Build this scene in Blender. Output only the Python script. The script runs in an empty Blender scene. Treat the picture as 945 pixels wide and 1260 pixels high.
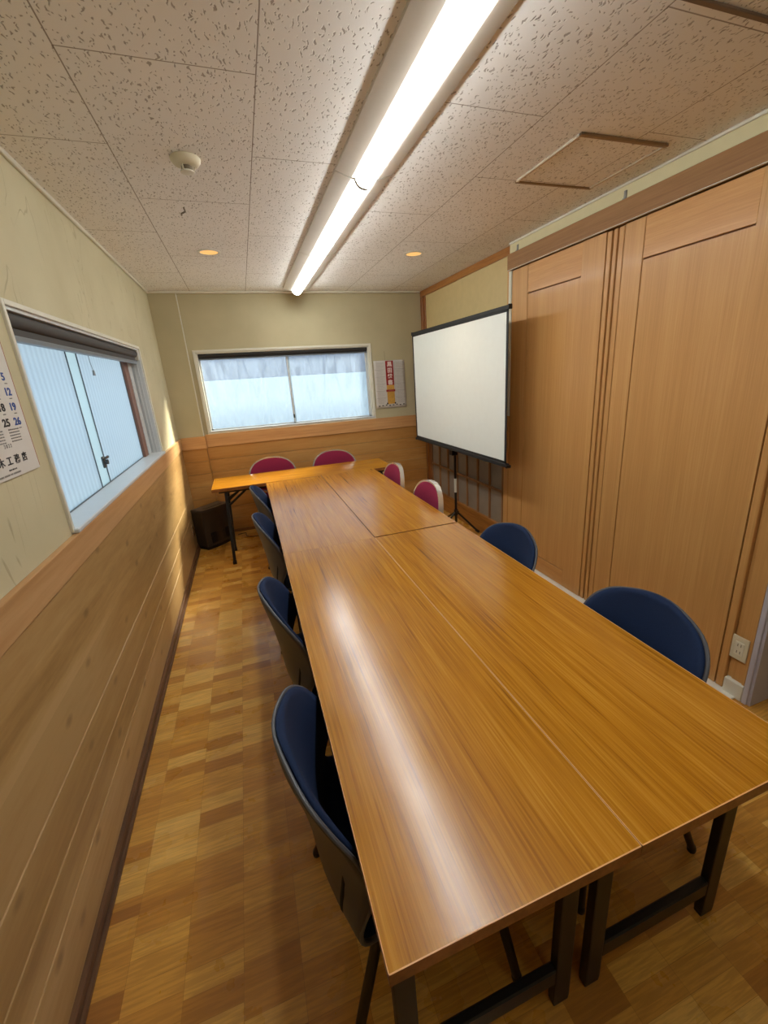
import bpy, bmesh, math, random
from mathutils import Vector, Matrix, Euler
random.seed(7)
sc = bpy.context.scene
C = sc.collection
PI = math.pi

# ------------------------------------------------------------------ camera
YAW, PITCH, ROLL, FPX = 0.32276579, -0.3130105, -0.0627806, 524.68
cy_, sy_, cp_, sp_ = math.cos(YAW), math.sin(YAW), math.cos(PITCH), math.sin(PITCH)
fw = Vector((sy_ * cp_, cy_ * cp_, sp_)); rt = Vector((cy_, -sy_, 0)); up = rt.cross(fw)
r2 = rt * math.cos(ROLL) + up * math.sin(ROLL); u2 = -rt * math.sin(ROLL) + up * math.cos(ROLL)
cam_d = bpy.data.cameras.new('camera'); cam = bpy.data.objects.new('camera', cam_d); C.objects.link(cam)
M = Matrix.Identity(4)
for i in range(3):
    M[i][0] = r2[i]; M[i][1] = u2[i]; M[i][2] = -fw[i]
M[0][3], M[1][3], M[2][3] = -0.0717, -0.4068, 1.5839
cam.matrix_world = M
cam_d.sensor_fit = 'VERTICAL'; cam_d.sensor_height = 36; cam_d.sensor_width = 27
cam_d.lens = FPX * 36 / 1260
cam_d.shift_x = -18.69 / 1260; cam_d.shift_y = -0.0005
cam_d.clip_start = 0.02
sc.camera = cam

# ------------------------------------------------------------------ world, sun, exposure
vs = sc.view_settings
vs.view_transform = 'Standard'; vs.look = 'None'; vs.exposure = 0.62; vs.gamma = 1; vs.use_curve_mapping = False
w = bpy.data.worlds.new('sky'); sc.world = w; w.use_nodes = True
wn = w.node_tree; wn.nodes.clear()
bg = wn.nodes.new('ShaderNodeBackground'); wo = wn.nodes.new('ShaderNodeOutputWorld')
wtc = wn.nodes.new('ShaderNodeTexCoord'); wsp = wn.nodes.new('ShaderNodeSeparateXYZ'); wrp = wn.nodes.new('ShaderNodeValToRGB')
wn.links.new(wtc.outputs['Generated'], wsp.inputs[0]); wn.links.new(wsp.outputs['Z'], wrp.inputs[0])
wrp.color_ramp.elements[0].position = 0.0; wrp.color_ramp.elements[0].color = (0.60, 0.70, 0.74, 1)
wrp.color_ramp.elements[1].position = 0.55; wrp.color_ramp.elements[1].color = (0.46, 0.66, 0.88, 1)
wn.links.new(wrp.outputs[0], bg.inputs[0]); bg.inputs[1].default_value = 0.95
wn.links.new(bg.outputs[0], wo.inputs[0])
sun_d = bpy.data.lights.new('sun', 'SUN'); sun = bpy.data.objects.new('sun', sun_d); C.objects.link(sun)
sun_d.energy = 18.0; sun_d.angle = math.radians(15); sun_d.color = (1.0, 0.84, 0.62)
sun.rotation_euler = Vector((-1.0, -0.95, -0.92)).to_track_quat('-Z', 'Y').to_euler()

# ------------------------------------------------------------------ helpers
def lin(c):
    return tuple(((v / 255) / 12.92 if v / 255 <= 0.04045 else ((v / 255 + 0.055) / 1.055) ** 2.4) for v in c) + (1,)

class NT:
    def __init__(s, name):
        s.m = bpy.data.materials.new(name); s.m.use_nodes = True; s.t = s.m.node_tree
        s.b = s.t.nodes['Principled BSDF']; s.o = s.t.nodes['Material Output']
    def n(s, kind, **kw):
        nd = s.t.nodes.new(kind)
        for k, v in kw.items(): setattr(nd, k, v)
        return nd
    def l(s, a, b): s.t.links.new(a, b)
    def coord(s, scale=(1, 1, 1), loc=(0, 0, 0), rot=(0, 0, 0)):
        tc = s.n('ShaderNodeTexCoord'); mp = s.n('ShaderNodeMapping')
        s.l(tc.outputs['Object'], mp.inputs[0])
        mp.inputs['Scale'].default_value = scale; mp.inputs['Location'].default_value = loc; mp.inputs['Rotation'].default_value = rot
        return mp.outputs[0]
    def noise(s, vec, scale=5, detail=4, rough=0.5, dist=0):
        nd = s.n('ShaderNodeTexNoise'); s.l(vec, nd.inputs['Vector'])
        nd.inputs['Scale'].default_value = scale; nd.inputs['Detail'].default_value = detail
        nd.inputs['Roughness'].default_value = rough; nd.inputs['Distortion'].default_value = dist
        return nd.outputs['Fac']
    def ramp(s, fac, stops):
        nd = s.n('ShaderNodeValToRGB'); s.l(fac, nd.inputs[0]); cr = nd.color_ramp
        while len(cr.elements) < len(stops): cr.elements.new(0.5)
        for e, (p, c) in zip(cr.elements, stops):
            e.position = p; e.color = c if len(c) == 4 else tuple(c) + (1,)
        return nd.outputs[0]
    def mix(s, fac, a, b, mode='MIX'):
        nd = s.n('ShaderNodeMix', data_type='RGBA', blend_type=mode)
        for sock, v in ((nd.inputs[0], fac), (nd.inputs[6], a), (nd.inputs[7], b)):
            if hasattr(v, 'links'): s.l(v, sock)
            else: sock.default_value = v
        return nd.outputs[2]
    def math(s, op, a, b=0.0, c=0.0):
        nd = s.n('ShaderNodeMath', operation=op)
        for sock, v in zip(nd.inputs, (a, b, c)):
            if hasattr(v, 'links'): s.l(v, sock)
            else: sock.default_value = v
        return nd.outputs[0]
    def bump(s, h, strength=0.3, dist=0.002):
        nd = s.n('ShaderNodeBump'); s.l(h, nd.inputs['Height'])
        nd.inputs['Strength'].default_value = strength; nd.inputs['Distance'].default_value = dist
        s.l(nd.outputs[0], s.b.inputs['Normal'])
    def col(s, v):
        if hasattr(v, 'links'): s.l(v, s.b.inputs['Base Color'])
        else: s.b.inputs['Base Color'].default_value = v
    def rough(s, v):
        if hasattr(v, 'links'): s.l(v, s.b.inputs['Roughness'])
        else: s.b.inputs['Roughness'].default_value = v

def plain(name, rgb, rough=0.5, metal=0.0, coat=0.0, var=0.06, nscale=18):
    t = NT(name); c = lin(rgb)
    nz = t.noise(t.coord(), nscale, 3)
    lo = tuple(v * (1 - var) for v in c[:3]) + (1,); hi = tuple(min(1, v * (1 + var)) for v in c[:3]) + (1,)
    t.col(t.ramp(nz, [(0.3, lo), (0.7, hi)]))
    t.rough(rough); t.b.inputs['Metallic'].default_value = metal
    t.b.inputs['Coat Weight'].default_value = coat
    return t.m

def wood(name, dark, mid, light, axis='y', rough=0.4, coat=0.0, fine=90, broad=9, streak=0.5, spec=0.5, stretch=18, knots=False, board=None):
    """grain runs along `axis` of the object"""
    t = NT(name)
    k = {'x': (1 / stretch, 1, 1), 'y': (1, 1 / stretch, 1), 'z': (1, 1, 1 / stretch)}[axis]
    v = t.coord(k)
    n1 = t.noise(v, fine, 3, 0.6); n2 = t.noise(v, broad, 4, 0.55, 0.6)
    f = t.math('ADD', t.math('MULTIPLY', n1, streak), t.math('MULTIPLY', n2, 1 - streak))
    c = t.ramp(f, [(0.36, lin(dark)), (0.5, lin(mid)), (0.64, lin(light))])
    if knots:
        kc = t.n('ShaderNodeTexCoord'); ks = t.n('ShaderNodeSeparateXYZ'); t.l(kc.outputs['Object'], ks.inputs[0]); kb = t.n('ShaderNodeCombineXYZ')
        t.l(t.math('MULTIPLY', ks.outputs[1], .55), kb.inputs[0]); t.l(t.math('ADD', ks.outputs[2], t.math('MULTIPLY', n2, .03)), kb.inputs[1])
        kv = t.n('ShaderNodeTexVoronoi', voronoi_dimensions='2D'); t.l(kb.outputs[0], kv.inputs['Vector']); kv.inputs['Scale'].default_value = 5.2
        ksep = t.n('ShaderNodeSeparateColor'); t.l(kv.outputs['Color'], ksep.inputs[0])
        kf = t.math('MULTIPLY', t.ramp(kv.outputs['Distance'], [(0.03, (1, 1, 1)), (0.10, (0, 0, 0))]), t.math('GREATER_THAN', ksep.outputs[0], .45))
        c = t.mix(t.math('MULTIPLY', kf, 0.5), c, lin(tuple(int(q * .6) for q in dark)))
    if board:   # (axis index, size, offset, amount): each board of the panel takes its own tone
        ax, size, off, amt = board
        tc = t.n('ShaderNodeTexCoord'); sp = t.n('ShaderNodeSeparateXYZ'); t.l(tc.outputs['Object'], sp.inputs[0])
        q = t.math('FLOOR', t.math('DIVIDE', t.math('SUBTRACT', sp.outputs[ax], off), size))
        wnz = t.n('ShaderNodeTexWhiteNoise', noise_dimensions='1D'); t.l(q, wnz.inputs['W'])
        c = t.mix(t.math('MULTIPLY', wnz.outputs['Value'], amt), c, lin(dark))
    t.col(c); t.rough(rough); t.b.inputs['Coat Weight'].default_value = coat; t.b.inputs['Coat Roughness'].default_value = 0.12
    t.b.inputs['Specular IOR Level'].default_value = spec
    t.bump(f, 0.08, 0.001)
    return t.m

def emit(name, rgb, strength):
    m = bpy.data.materials.new(name); m.use_nodes = True; nt = m.node_tree; nt.nodes.clear()
    e = nt.nodes.new('ShaderNodeEmission'); o = nt.nodes.new('ShaderNodeOutputMaterial')
    e.inputs[0].default_value = tuple(rgb) + (1,); e.inputs[1].default_value = strength; nt.links.new(e.outputs[0], o.inputs[0])
    return m

class MB:
    """collects shapes into ONE mesh"""
    def __init__(s): s.bm = bmesh.new()
    def box(s, a, b, bev=0.0, seg=1, mat=None):
        a, b = Vector(a), Vector(b); c = (a + b) / 2; d = b - a
        t = bmesh.new()
        bmesh.ops.create_cube(t, size=1, matrix=Matrix.Diagonal((abs(d.x), abs(d.y), abs(d.z), 1)))
        if bev > 0: bmesh.ops.bevel(t, geom=t.edges[:] , offset=min(bev, min(abs(d.x), abs(d.y), abs(d.z)) * .45), segments=seg, profile=0.6, affect='EDGES')
        bmesh.ops.transform(t, matrix=Matrix.Translation(c), verts=t.verts)
        s._add(t, mat); return s
    def obox(s, p, q, wdt, hgt, bev=0.0, upv=(0, 0, 1)):
        """bar of rectangular section from p to q"""
        p, q = Vector(p), Vector(q); z = (q - p); L = z.length; z.normalize()
        x = Vector(upv).cross(z)
        if x.length < 1e-4: x = Vector((1, 0, 0)).cross(z)
        x.normalize(); y = z.cross(x)
        m = Matrix((x, y, z)).transposed().to_4x4(); m.translation = (p + q) / 2
        t = bmesh.new(); bmesh.ops.create_cube(t, size=1, matrix=Matrix.Diagonal((wdt, hgt, L, 1)))
        if bev > 0: bmesh.ops.bevel(t, geom=t.edges[:], offset=bev, segments=2, affect='EDGES')
        s._add(t, m); return s
    def tube(s, pts, r, n=12, caps=True):
        """smooth sweep of a round section along pts; r number or list"""
        pts = [Vector(p) for p in pts]; rr = r if isinstance(r, (list, tuple)) else [r] * len(pts)
        t = bmesh.new(); rings = []; prev = None
        for i, p in enumerate(pts):
            d = (pts[min(i + 1, len(pts) - 1)] - pts[max(i - 1, 0)]).normalized()
            if prev is None:
                a = Vector((0, 0, 1)) if abs(d.z) < .9 else Vector((1, 0, 0)); x = a.cross(d).normalized()
            else: x = (prev - d * prev.dot(d)).normalized()
            prev = x; y = d.cross(x)
            rings.append([t.verts.new(p + (x * math.cos(k * 2 * PI / n) + y * math.sin(k * 2 * PI / n)) * rr[i]) for k in range(n)])
        for a, b in zip(rings, rings[1:]):
            for k in range(n): t.faces.new((a[k], a[(k + 1) % n], b[(k + 1) % n], b[k]))
        if caps: t.faces.new(rings[0][::-1]); t.faces.new(rings[-1])
        s._add(t); return s
    def lathe(s, prof, n=32, mat=None):
        t = bmesh.new(); rings = []
        for r, z in prof:
            rings.append([t.verts.new((max(r, 1e-4) * math.cos(k * 2 * PI / n), max(r, 1e-4) * math.sin(k * 2 * PI / n), z)) for k in range(n)])
        for a, b in zip(rings, rings[1:]):
            for k in range(n): t.faces.new((a[k], a[(k + 1) % n], b[(k + 1) % n], b[k]))
        t.faces.new(rings[0][::-1]); t.faces.new(rings[-1])
        s._add(t, mat); return s
    def prism(s, poly, z0, z1, mat=None, bev=0.0):
        t = bmesh.new(); a = [t.verts.new((x, y, z0)) for x, y in poly]; b = [t.verts.new((x, y, z1)) for x, y in poly]
        t.faces.new(a[::-1]); t.faces.new(b); n = len(poly)
        for k in range(n): t.faces.new((a[k], a[(k + 1) % n], b[(k + 1) % n], b[k]))
        if bev: bmesh.ops.bevel(t, geom=t.edges[:], offset=bev, segments=2, affect='EDGES')
        s._add(t, mat); return s
    def grid(s, fn, nu, nv):
        t = bmesh.new(); g = [[t.verts.new(fn(i / nu, j / nv)) for i in range(nu + 1)] for j in range(nv + 1)]
        for j in range(nv):
            for i in range(nu): t.faces.new((g[j][i], g[j][i + 1], g[j + 1][i + 1], g[j + 1][i]))
        s._add(t); return s
    def _add(s, t, mat=None):
        if mat is not None: bmesh.ops.transform(t, matrix=mat, verts=t.verts)
        me = bpy.data.meshes.new('tmp'); t.to_mesh(me); t.free(); s.bm.from_mesh(me); bpy.data.meshes.remove(me)
    def build(s, name, mat, parent=None, smooth=False, kind=None):
        bmesh.ops.recalc_face_normals(s.bm, faces=s.bm.faces[:])
        me = bpy.data.meshes.new(name); s.bm.to_mesh(me); s.bm.free()
        if smooth:
            for p in me.polygons: p.use_smooth = True
            try: me.set_sharp_from_angle(angle=math.radians(38))
            except Exception: pass
        me.materials.append(mat)
        o = bpy.data.objects.new(name, me); C.objects.link(o)
        if parent: o.parent = parent
        if kind: o['kind'] = kind
        return o

def tag(o, label, cat, group=None):
    o['label'] = label; o['category'] = cat
    if group: o['group'] = group
    return o
def thing(name, label, cat, loc=(0, 0, 0), rz=0, group=None):
    o = bpy.data.objects.new(name, None); o.empty_display_size = .1; C.objects.link(o); o.location = loc; o.rotation_euler = (0, 0, rz)
    return tag(o, label, cat, group)
def setting(name, loc=(0, 0, 0)):
    o = bpy.data.objects.new(name, None); o.empty_display_size = .1; C.objects.link(o); o.location = loc; o['kind'] = 'structure'; return o
def copy_thing(root, loc, rz, label, group=None):
    r = root.copy(); C.objects.link(r); r.location = loc; r.rotation_euler = (0, 0, rz); r['label'] = label
    if group: r['group'] = group
    for ch in list(root.children):
        c = ch.copy(); C.objects.link(c); c.parent = r
        for g in list(ch.children):
            d = g.copy(); C.objects.link(d); d.parent = c
    return r
def text(name, body, size, mat, parent, mtx, depth=0.0004, align='CENTER', spacing=1.0, bold=0.0):
    """letters as a mesh, lying on mtx's XY plane"""
    cu = bpy.data.curves.new(name, 'FONT'); cu.body = body; cu.size = size; cu.extrude = depth; cu.align_x = align; cu.align_y = 'CENTER'
    cu.space_character = spacing; cu.offset = bold; cu.resolution_u = 3
    ob = bpy.data.objects.new(name + '_font', cu); C.objects.link(ob)
    bpy.context.view_layer.update()
    dg = bpy.context.evaluated_depsgraph_get()
    me = bpy.data.meshes.new_from_object(ob.evaluated_get(dg)); me.transform(mtx)
    bpy.data.objects.remove(ob); bpy.data.curves.remove(cu)
    me.name = name; me.materials.clear(); me.materials.append(mat)
    return me
def join_mesh(name, meshes, mat, parent=None):
    bm = bmesh.new()
    for me in meshes: bm.from_mesh(me); bpy.data.meshes.remove(me)
    me = bpy.data.meshes.new(name); bm.to_mesh(me); bm.free(); me.materials.append(mat)
    o = bpy.data.objects.new(name, me); C.objects.link(o)
    if parent: o.parent = parent
    return o

# ------------------------------------------------------------------ room numbers (metres)
XL, XR, YB, ZC = -0.757, 1.935, 4.485, 2.435
YS = -1.7            # wall behind the camera

# ------------------------------------------------------------------ materials
def m_stucco():
    t = NT('cream_plaster')
    v = t.coord()
    base = t.ramp(t.noise(v, 2.5, 4), [(0.3, lin((194, 185, 150))), (0.7, lin((206, 198, 165)))])
    warp = t.noise(t.coord((1, 1, .45)), 2.4, 3, 0.55, 1.2)
    # trowel ridges: thin iso-lines of a warped noise, present only in places
    ln = t.math('ABSOLUTE', t.math('SUBTRACT', t.math('FRACT', t.math('MULTIPLY', warp, 7.0)), 0.5))
    ridge = t.ramp(ln, [(0.0, (1, 1, 1)), (0.045, (0, 0, 0))])
    msk = t.ramp(t.noise(t.coord((1, 1, .6), (3, 1, 2)), 3.1, 2), [(0.46, (0, 0, 0)), (0.56, (1, 1, 1))])
    r = t.math('MULTIPLY', ridge, msk)
    t.col(t.mix(t.math('MULTIPLY', r, 0.42), base, lin((150, 138, 104))))
    h = t.math('ADD', t.math('MULTIPLY', r, 1.0), t.math('MULTIPLY', t.noise(v, 60, 3), 0.15))
    t.bump(h, 0.6, 0.003); t.rough(0.85); return t.m
def m_plaster_plain():
    t = NT('beige_wallpaper'); v = t.coord()
    t.col(t.ramp(t.noise(v, 3, 3), [(0.3, lin((184, 175, 142))), (0.7, lin((194, 185, 152)))]))
    t.bump(t.noise(v, 180, 2), 0.15, 0.001); t.rough(0.85); return t.m
def m_ceiling():
    t = NT('fissured_ceiling_board')
    tc = t.n('ShaderNodeTexCoord'); sp = t.n('ShaderNodeSeparateXYZ'); t.l(tc.outputs['Object'], sp.inputs[0])
    cb = t.n('ShaderNodeCombineXYZ')
    t.l(t.math('SUBTRACT', sp.outputs[1], 0.2), cb.inputs[0]); t.l(t.math('SUBTRACT', sp.outputs[0], 0.11), cb.inputs[1])
    br = t.n('ShaderNodeTexBrick'); t.l(cb.outputs[0], br.inputs['Vector'])
    br.inputs['Scale'].default_value = 1; br.inputs['Mortar Size'].default_value = 0.0022; br.inputs['Mortar Smooth'].default_value = 0.2
    br.inputs['Brick Width'].default_value = 1.0; br.inputs['Row Height'].default_value = 0.5; br.offset = 0.5; br.offset_frequency = 2
    joint = br.outputs['Fac']
    wn_ = t.n('ShaderNodeTexNoise'); t.l(t.coord(), wn_.inputs['Vector']); wn_.inputs['Scale'].default_value = 35; wn_.inputs['Detail'].default_value = 2
    sc_ = t.n('ShaderNodeVectorMath', operation='MULTIPLY_ADD'); t.l(wn_.outputs['Color'], sc_.inputs[0]); sc_.inputs[1].default_value = (.032, .022, 0); t.l(tc.outputs['Object'], sc_.inputs[2])
    def slits(scale, squeeze, w0, w1, thr, loc):
        mp = t.n('ShaderNodeMapping'); t.l(sc_.outputs[0], mp.inputs[0]); mp.inputs['Scale'].default_value = (1, squeeze, 1); mp.inputs['Location'].default_value = loc
        vo = t.n('ShaderNodeTexVoronoi', voronoi_dimensions='2D'); t.l(mp.outputs[0], vo.inputs['Vector']); vo.inputs['Scale'].default_value = scale
        d = t.ramp(vo.outputs['Distance'], [(w0, (1, 1, 1)), (w1, (0, 0, 0))])
        sep = t.n('ShaderNodeSeparateColor'); t.l(vo.outputs['Color'], sep.inputs[0])
        return t.math('MULTIPLY', d, t.math('GREATER_THAN', sep.outputs[0], thr))
    s1 = slits(62, 0.26, 0.10, 0.19, 0.45, (0, 0, 0)); s2 = slits(95, 0.45, 0.10, 0.20, 0.55, (5.3, 2.1, 0))
    sl = t.math('MAXIMUM', s1, s2)
    base = t.ramp(t.noise(t.coord(), 1.3, 3), [(0.3, lin((238, 237, 234))), (0.7, lin((244, 243, 240)))])
    c = t.mix(t.math('MULTIPLY', sl, 0.62), base, lin((110, 98, 82)))
    c = t.mix(t.math('MULTIPLY', joint, 0.75), c, lin((120, 106, 90)))
    t.col(c); t.bump(t.math('SUBTRACT', 1.0, t.math('MAXIMUM', sl, joint)), 0.6, 0.003); t.rough(0.9); return t.m
def m_floor():
    t = NT('oak_strip_parquet')
    tc = t.n('ShaderNodeTexCoord'); sp = t.n('ShaderNodeSeparateXYZ'); t.l(tc.outputs['Object'], sp.inputs[0])
    def bricks(bw, rh, off, seed):
        cb = t.n('ShaderNodeCombineXYZ'); t.l(t.math('ADD', sp.outputs[1], 3.1 + seed), cb.inputs[0]); t.l(t.math('ADD', sp.outputs[0], 0.957 + seed * 0), cb.inputs[1])
        br = t.n('ShaderNodeTexBrick'); t.l(cb.outputs[0], br.inputs['Vector']); br.inputs['Scale'].default_value = 1
        br.inputs['Color1'].default_value = (0, 0, 0, 1); br.inputs['Color2'].default_value = (1, 1, 1, 1); br.inputs['Mortar'].default_value = (.3, .3, .3, 1)
        br.inputs['Mortar Size'].default_value = 0.0005; br.inputs['Brick Width'].default_value = bw; br.inputs['Row Height'].default_value = rh; br.offset = off; br.offset_frequency = 3
        return br
    b1 = bricks(0.062, 0.158, 0.37, 0)
    tone = t.n('ShaderNodeSeparateColor'); t.l(b1.outputs['Color'], tone.inputs[0])
    b2 = bricks(0.93, 0.474, 0.43, 1.3)
    tone2 = t.n('ShaderNodeSeparateColor'); t.l(b2.outputs['Color'], tone2.inputs[0])
    f = t.math('ADD', t.math('MULTIPLY', tone.outputs[0], 0.72), t.math('MULTIPLY', tone2.outputs[0], 0.28))
    c = t.ramp(f, [(0.0, lin((150, 92, 34))), (0.25, lin((196, 136, 54))), (0.62, lin((220, 164, 72))), (1.0, lin((240, 196, 108)))])
    g = t.noise(t.coord((1 / 14, 1, 1)), 110, 3, 0.6, .3)
    c = t.mix(t.math('MULTIPLY', t.ramp(g, [(0.42, (1, 1, 1)), (0.6, (0, 0, 0))]), 0.30), c, lin((125, 78, 34)))
    c = t.mix(t.math('MULTIPLY', b1.outputs['Fac'], 0.35), c, lin((84, 54, 26)))
    t.col(c); t.rough(t.ramp(t.noise(t.coord(), 6, 4), [(0.3, (.24, .24, .24)), (0.7, (.36, .36, .36))])); t.b.inputs['Specular IOR Level'].default_value = 0.5
    t.b.inputs['Coat Weight'].default_value = .15
    t.bump(t.math('ADD', t.math('MULTIPLY', g, .3), t.math('MULTIPLY', b1.outputs['Fac'], -1)), 0.15, 0.0015); return t.m
def m_table(name, axis):
    t = NT(name)
    def k(s): return (s, 1, 1) if axis == 'x' else (1, s, 1)
    n1 = t.noise(t.coord(k(1 / 70)), 210, 2, 0.6); n2 = t.noise(t.coord(k(1 / 40), (4, 2, 0)), 75, 3, 0.6, .3); n3 = t.noise(t.coord(k(1 / 7)), 5, 2, .5, .8)
    f = t.math('ADD', t.math('MULTIPLY', n1, .42), t.math('ADD', t.math('MULTIPLY', n2, .40), t.math('MULTIPLY', n3, .18)))
    c = t.ramp(f, [(0.36, lin((126, 76, 10))), (0.45, lin((166, 107, 18))), (0.55, lin((184, 124, 28))), (0.67, lin((200, 146, 50)))])
    t.col(c)
    t.rough(t.ramp(t.noise(t.coord(), 3.5, 4, .6), [(0.3, (.17, .17, .17)), (0.7, (.24, .24, .24))]))
    t.b.inputs['Specular IOR Level'].default_value = 0.5; t.b.inputs['IOR'].default_value = 1.55
    t.bump(n1, 0.04, 0.0005); return t.m
def m_pane(name, tint, clear, rib=True, smear=False):
    m = bpy.data.materials.new(name); m.use_nodes = True; nt = m.node_tree; nt.nodes.clear()
    N = nt.nodes.new; L = nt.links.new
    tr = N('ShaderNodeBsdfTransparent'); tl = N('ShaderNodeBsdfTranslucent'); gl = N('ShaderNodeBsdfGlossy'); o = N('ShaderNodeOutputMaterial')
    tr.inputs[0].default_value = (0.90, 0.96, 0.99, 1); tl.inputs[0].default_value = tint; gl.inputs['Roughness'].default_value = 0.15
    mx = N('ShaderNodeMixShader'); mx2 = N('ShaderNodeMixShader'); mx2.inputs[0].default_value = 0.05
    tc = N('ShaderNodeTexCoord')
    if smear:
        mp = N('ShaderNodeMapping'); L(tc.outputs['Object'], mp.inputs[0]); mp.inputs['Scale'].default_value = (1.0, 1, 0.22)
        nz = N('ShaderNodeTexNoise'); L(mp.outputs[0], nz.inputs['Vector']); nz.inputs['Scale'].default_value = 9; nz.inputs['Detail'].default_value = 4; nz.inputs['Distortion'].default_value = 1.6
        rp = N('ShaderNodeValToRGB'); L(nz.outputs['Fac'], rp.inputs[0]); rp.color_ramp.elements[0].position = .40; rp.color_ramp.elements[1].position = .64
        a = 1 - clear
        rp.color_ramp.elements[0].color = (a + .05,) * 3 + (1,); rp.color_ramp.elements[1].color = (max(a - .11, .03),) * 3 + (1,)
        L(rp.outputs[0], mx.inputs[0])
    else: mx.inputs[0].default_value = 1 - clear
    if rib:
        wv = N('ShaderNodeTexWave'); wv.bands_direction = 'Y' if rib == 'y' else 'X'; L(tc.outputs['Object'], wv.inputs[0]); wv.inputs['Scale'].default_value = 6.5 if rib == 'y' else 40
        bp = N('ShaderNodeBump'); L(wv.outputs['Fac'], bp.inputs['Height']); bp.inputs['Strength'].default_value = .8; bp.inputs['Distance'].default_value = .004
        L(bp.outputs[0], tl.inputs['Normal']); L(bp.outputs[0], gl.inputs['Normal'])
        cr = N('ShaderNodeValToRGB'); L(wv.outputs['Fac'], cr.inputs[0])
        cr.color_ramp.elements[0].color = tuple(v * .90 for v in tint[:3]) + (1,); cr.color_ramp.elements[1].color = tint
        L(cr.outputs[0], tl.inputs[0])
    L(tr.outputs[0], mx.inputs[1]); L(tl.outputs[0], mx.inputs[2]); L(mx.outputs[0], mx2.inputs[1]); L(gl.outputs[0], mx2.inputs[2]); L(mx2.outputs[0], o.inputs[0])
    return m
def m_fabric(name, rgb):
    t = NT(name); v = t.coord(); c = lin(rgb)
    nz = t.noise(v, 420, 2)
    t.col(t.ramp(nz, [(0.3, tuple(q * .85 for q in c[:3]) + (1,)), (0.7, tuple(min(1, q * 1.15) for q in c[:3]) + (1,))]))
    t.bump(nz, 0.35, 0.001); t.rough(0.85); t.b.inputs['Specular IOR Level'].default_value = 0.2; return t.m

PLASTER = m_stucco(); WALLP = m_plaster_plain(); CEIL = m_ceiling(); FLOOR = m_floor()
TABY = m_table('teak_laminate_lengthwise', 'y'); TABX = m_table('teak_laminate_crosswise', 'x')
TEDGE = wood('teak_edge_band', (104, 62, 28), (136, 84, 42), (156, 104, 60), 'y', .3)
PALE_RIM = plain('pale_rim_highlight', (226, 172, 110), .35)
CEDAR = wood('knotty_cedar_board', (164, 128, 78), (188, 151, 98), (204, 169, 118), 'y', .42, .1, fine=60, broad=5, streak=.25, stretch=9, knots=True, board=(2, .17, .005, .35))
CEDARX = wood('cedar_board_across', (176, 122, 60), (200, 146, 80), (212, 164, 98), 'x', .42, .1, fine=60, broad=5, streak=.3, stretch=9, knots=False, board=(2, .133, .03, .45))
CAPY = wood('cedar_cap_rail', (178, 134, 86), (194, 149, 100), (206, 164, 116), 'y', .4, .1, fine=50, broad=4, streak=.4)
CAPX = wood('cedar_cap_rail_across', (186, 134, 84), (206, 156, 102), (218, 170, 116), 'x', .4, .1, fine=50, broad=4, streak=.4)
BASEB = wood('brown_baseboard', (84, 56, 36), (108, 74, 48), (124, 88, 58), 'y', .45)
BASEBX = wood('brown_baseboard_across', (110, 70, 34), (136, 90, 46), (150, 102, 56), 'x', .45)
OAKZ = wood('oak_veneer_upright', (190, 140, 80), (200, 149, 88), (208, 160, 98), 'z', .42, .08, fine=150, broad=16, streak=.5, stretch=60)
OAKY = wood('oak_veneer_level', (194, 140, 78), (204, 150, 86), (212, 161, 96), 'y', .42, .08, fine=150, broad=16, streak=.5, stretch=30)
OAKG = plain('oak_groove', (120, 78, 38), .6)
BEAM = wood('brown_header_beam', (134, 94, 52), (150, 108, 62), (160, 118, 70), 'y', .5, fine=120, stretch=30)
REDW = wood('red_brown_post', (118, 68, 28), (142, 86, 38), (160, 102, 50), 'z', .35, .1)
REDWY = wood('red_brown_rail', (130, 78, 30), (160, 104, 46), (176, 120, 60), 'y', .35, .1)
CREAMP = plain('cream_board', (206, 184, 132), .6, var=.03)
WHITEP = plain('white_trim_paint', (220, 218, 204), .4, var=.02)
ALUW = plain('white_aluminium', (206, 212, 216), .35, var=.02)
ALUG = plain('grey_gasket', (96, 104, 110), .5)
SASHB = plain('brown_sash_strip', (128, 88, 70), .45)
BLACKM = plain('black_painted_steel', (22, 19, 18), .38, .1, var=.1)
BLACKB = plain('dark_bronze_steel', (44, 30, 24), .3, .5, var=.1)
CHROME = plain('chrome', (215, 210, 205), .12, 1.0, var=.02)
SILVER = plain('silver_plated_rim', (226, 224, 220), .2, .7, var=.02)
SHELL = plain('charcoal_shell_plastic', (64, 64, 68), .45, var=.05)
SHELLR = plain('grey_shell_rim', (80, 82, 88), .45, var=.05)
NAVY = m_fabric('navy_fabric', (26, 42, 74)); MAROON = m_fabric('maroon_fabric', (136, 36, 70))
DARKBLIND = plain('dark_roller_fabric', (66, 62, 60), .7)
BLINDBAR = plain('grey_blind_bar', (120, 128, 138), .35, .4)
LAMPW = plain('white_lamp_housing', (205, 198, 186), .45, var=.02)
TUBE = emit('led_tube_glow', (0.98, 1.0, 0.97), 16.5)
DOWN = emit('warm_downlight_glow', (1.0, 0.52, 0.17), 0.72)
SCREENW = plain('matte_white_screen', (238, 244, 240), .8, var=.01)
SCREENB = plain('black_screen_border', (30, 32, 34), .6)
HEATB = plain('dark_heater_plastic', (64, 55, 46), .32, var=.06)
PAPER = plain('calendar_paper', (214, 210, 204), .7, var=.02)
INKK = plain('black_ink', (30, 28, 30), .7); INKB = plain('blue_ink', (44, 76, 150), .7); INKR = plain('red_ink', (170, 36, 34), .7); INKG = plain('grey_ink', (140, 136, 132), .7)
REDBAND = plain('red_band', (150, 30, 30), .6); GOLDBAND = plain('gold_band', (206, 158, 70), .6, var=.15, nscale=60)
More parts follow.
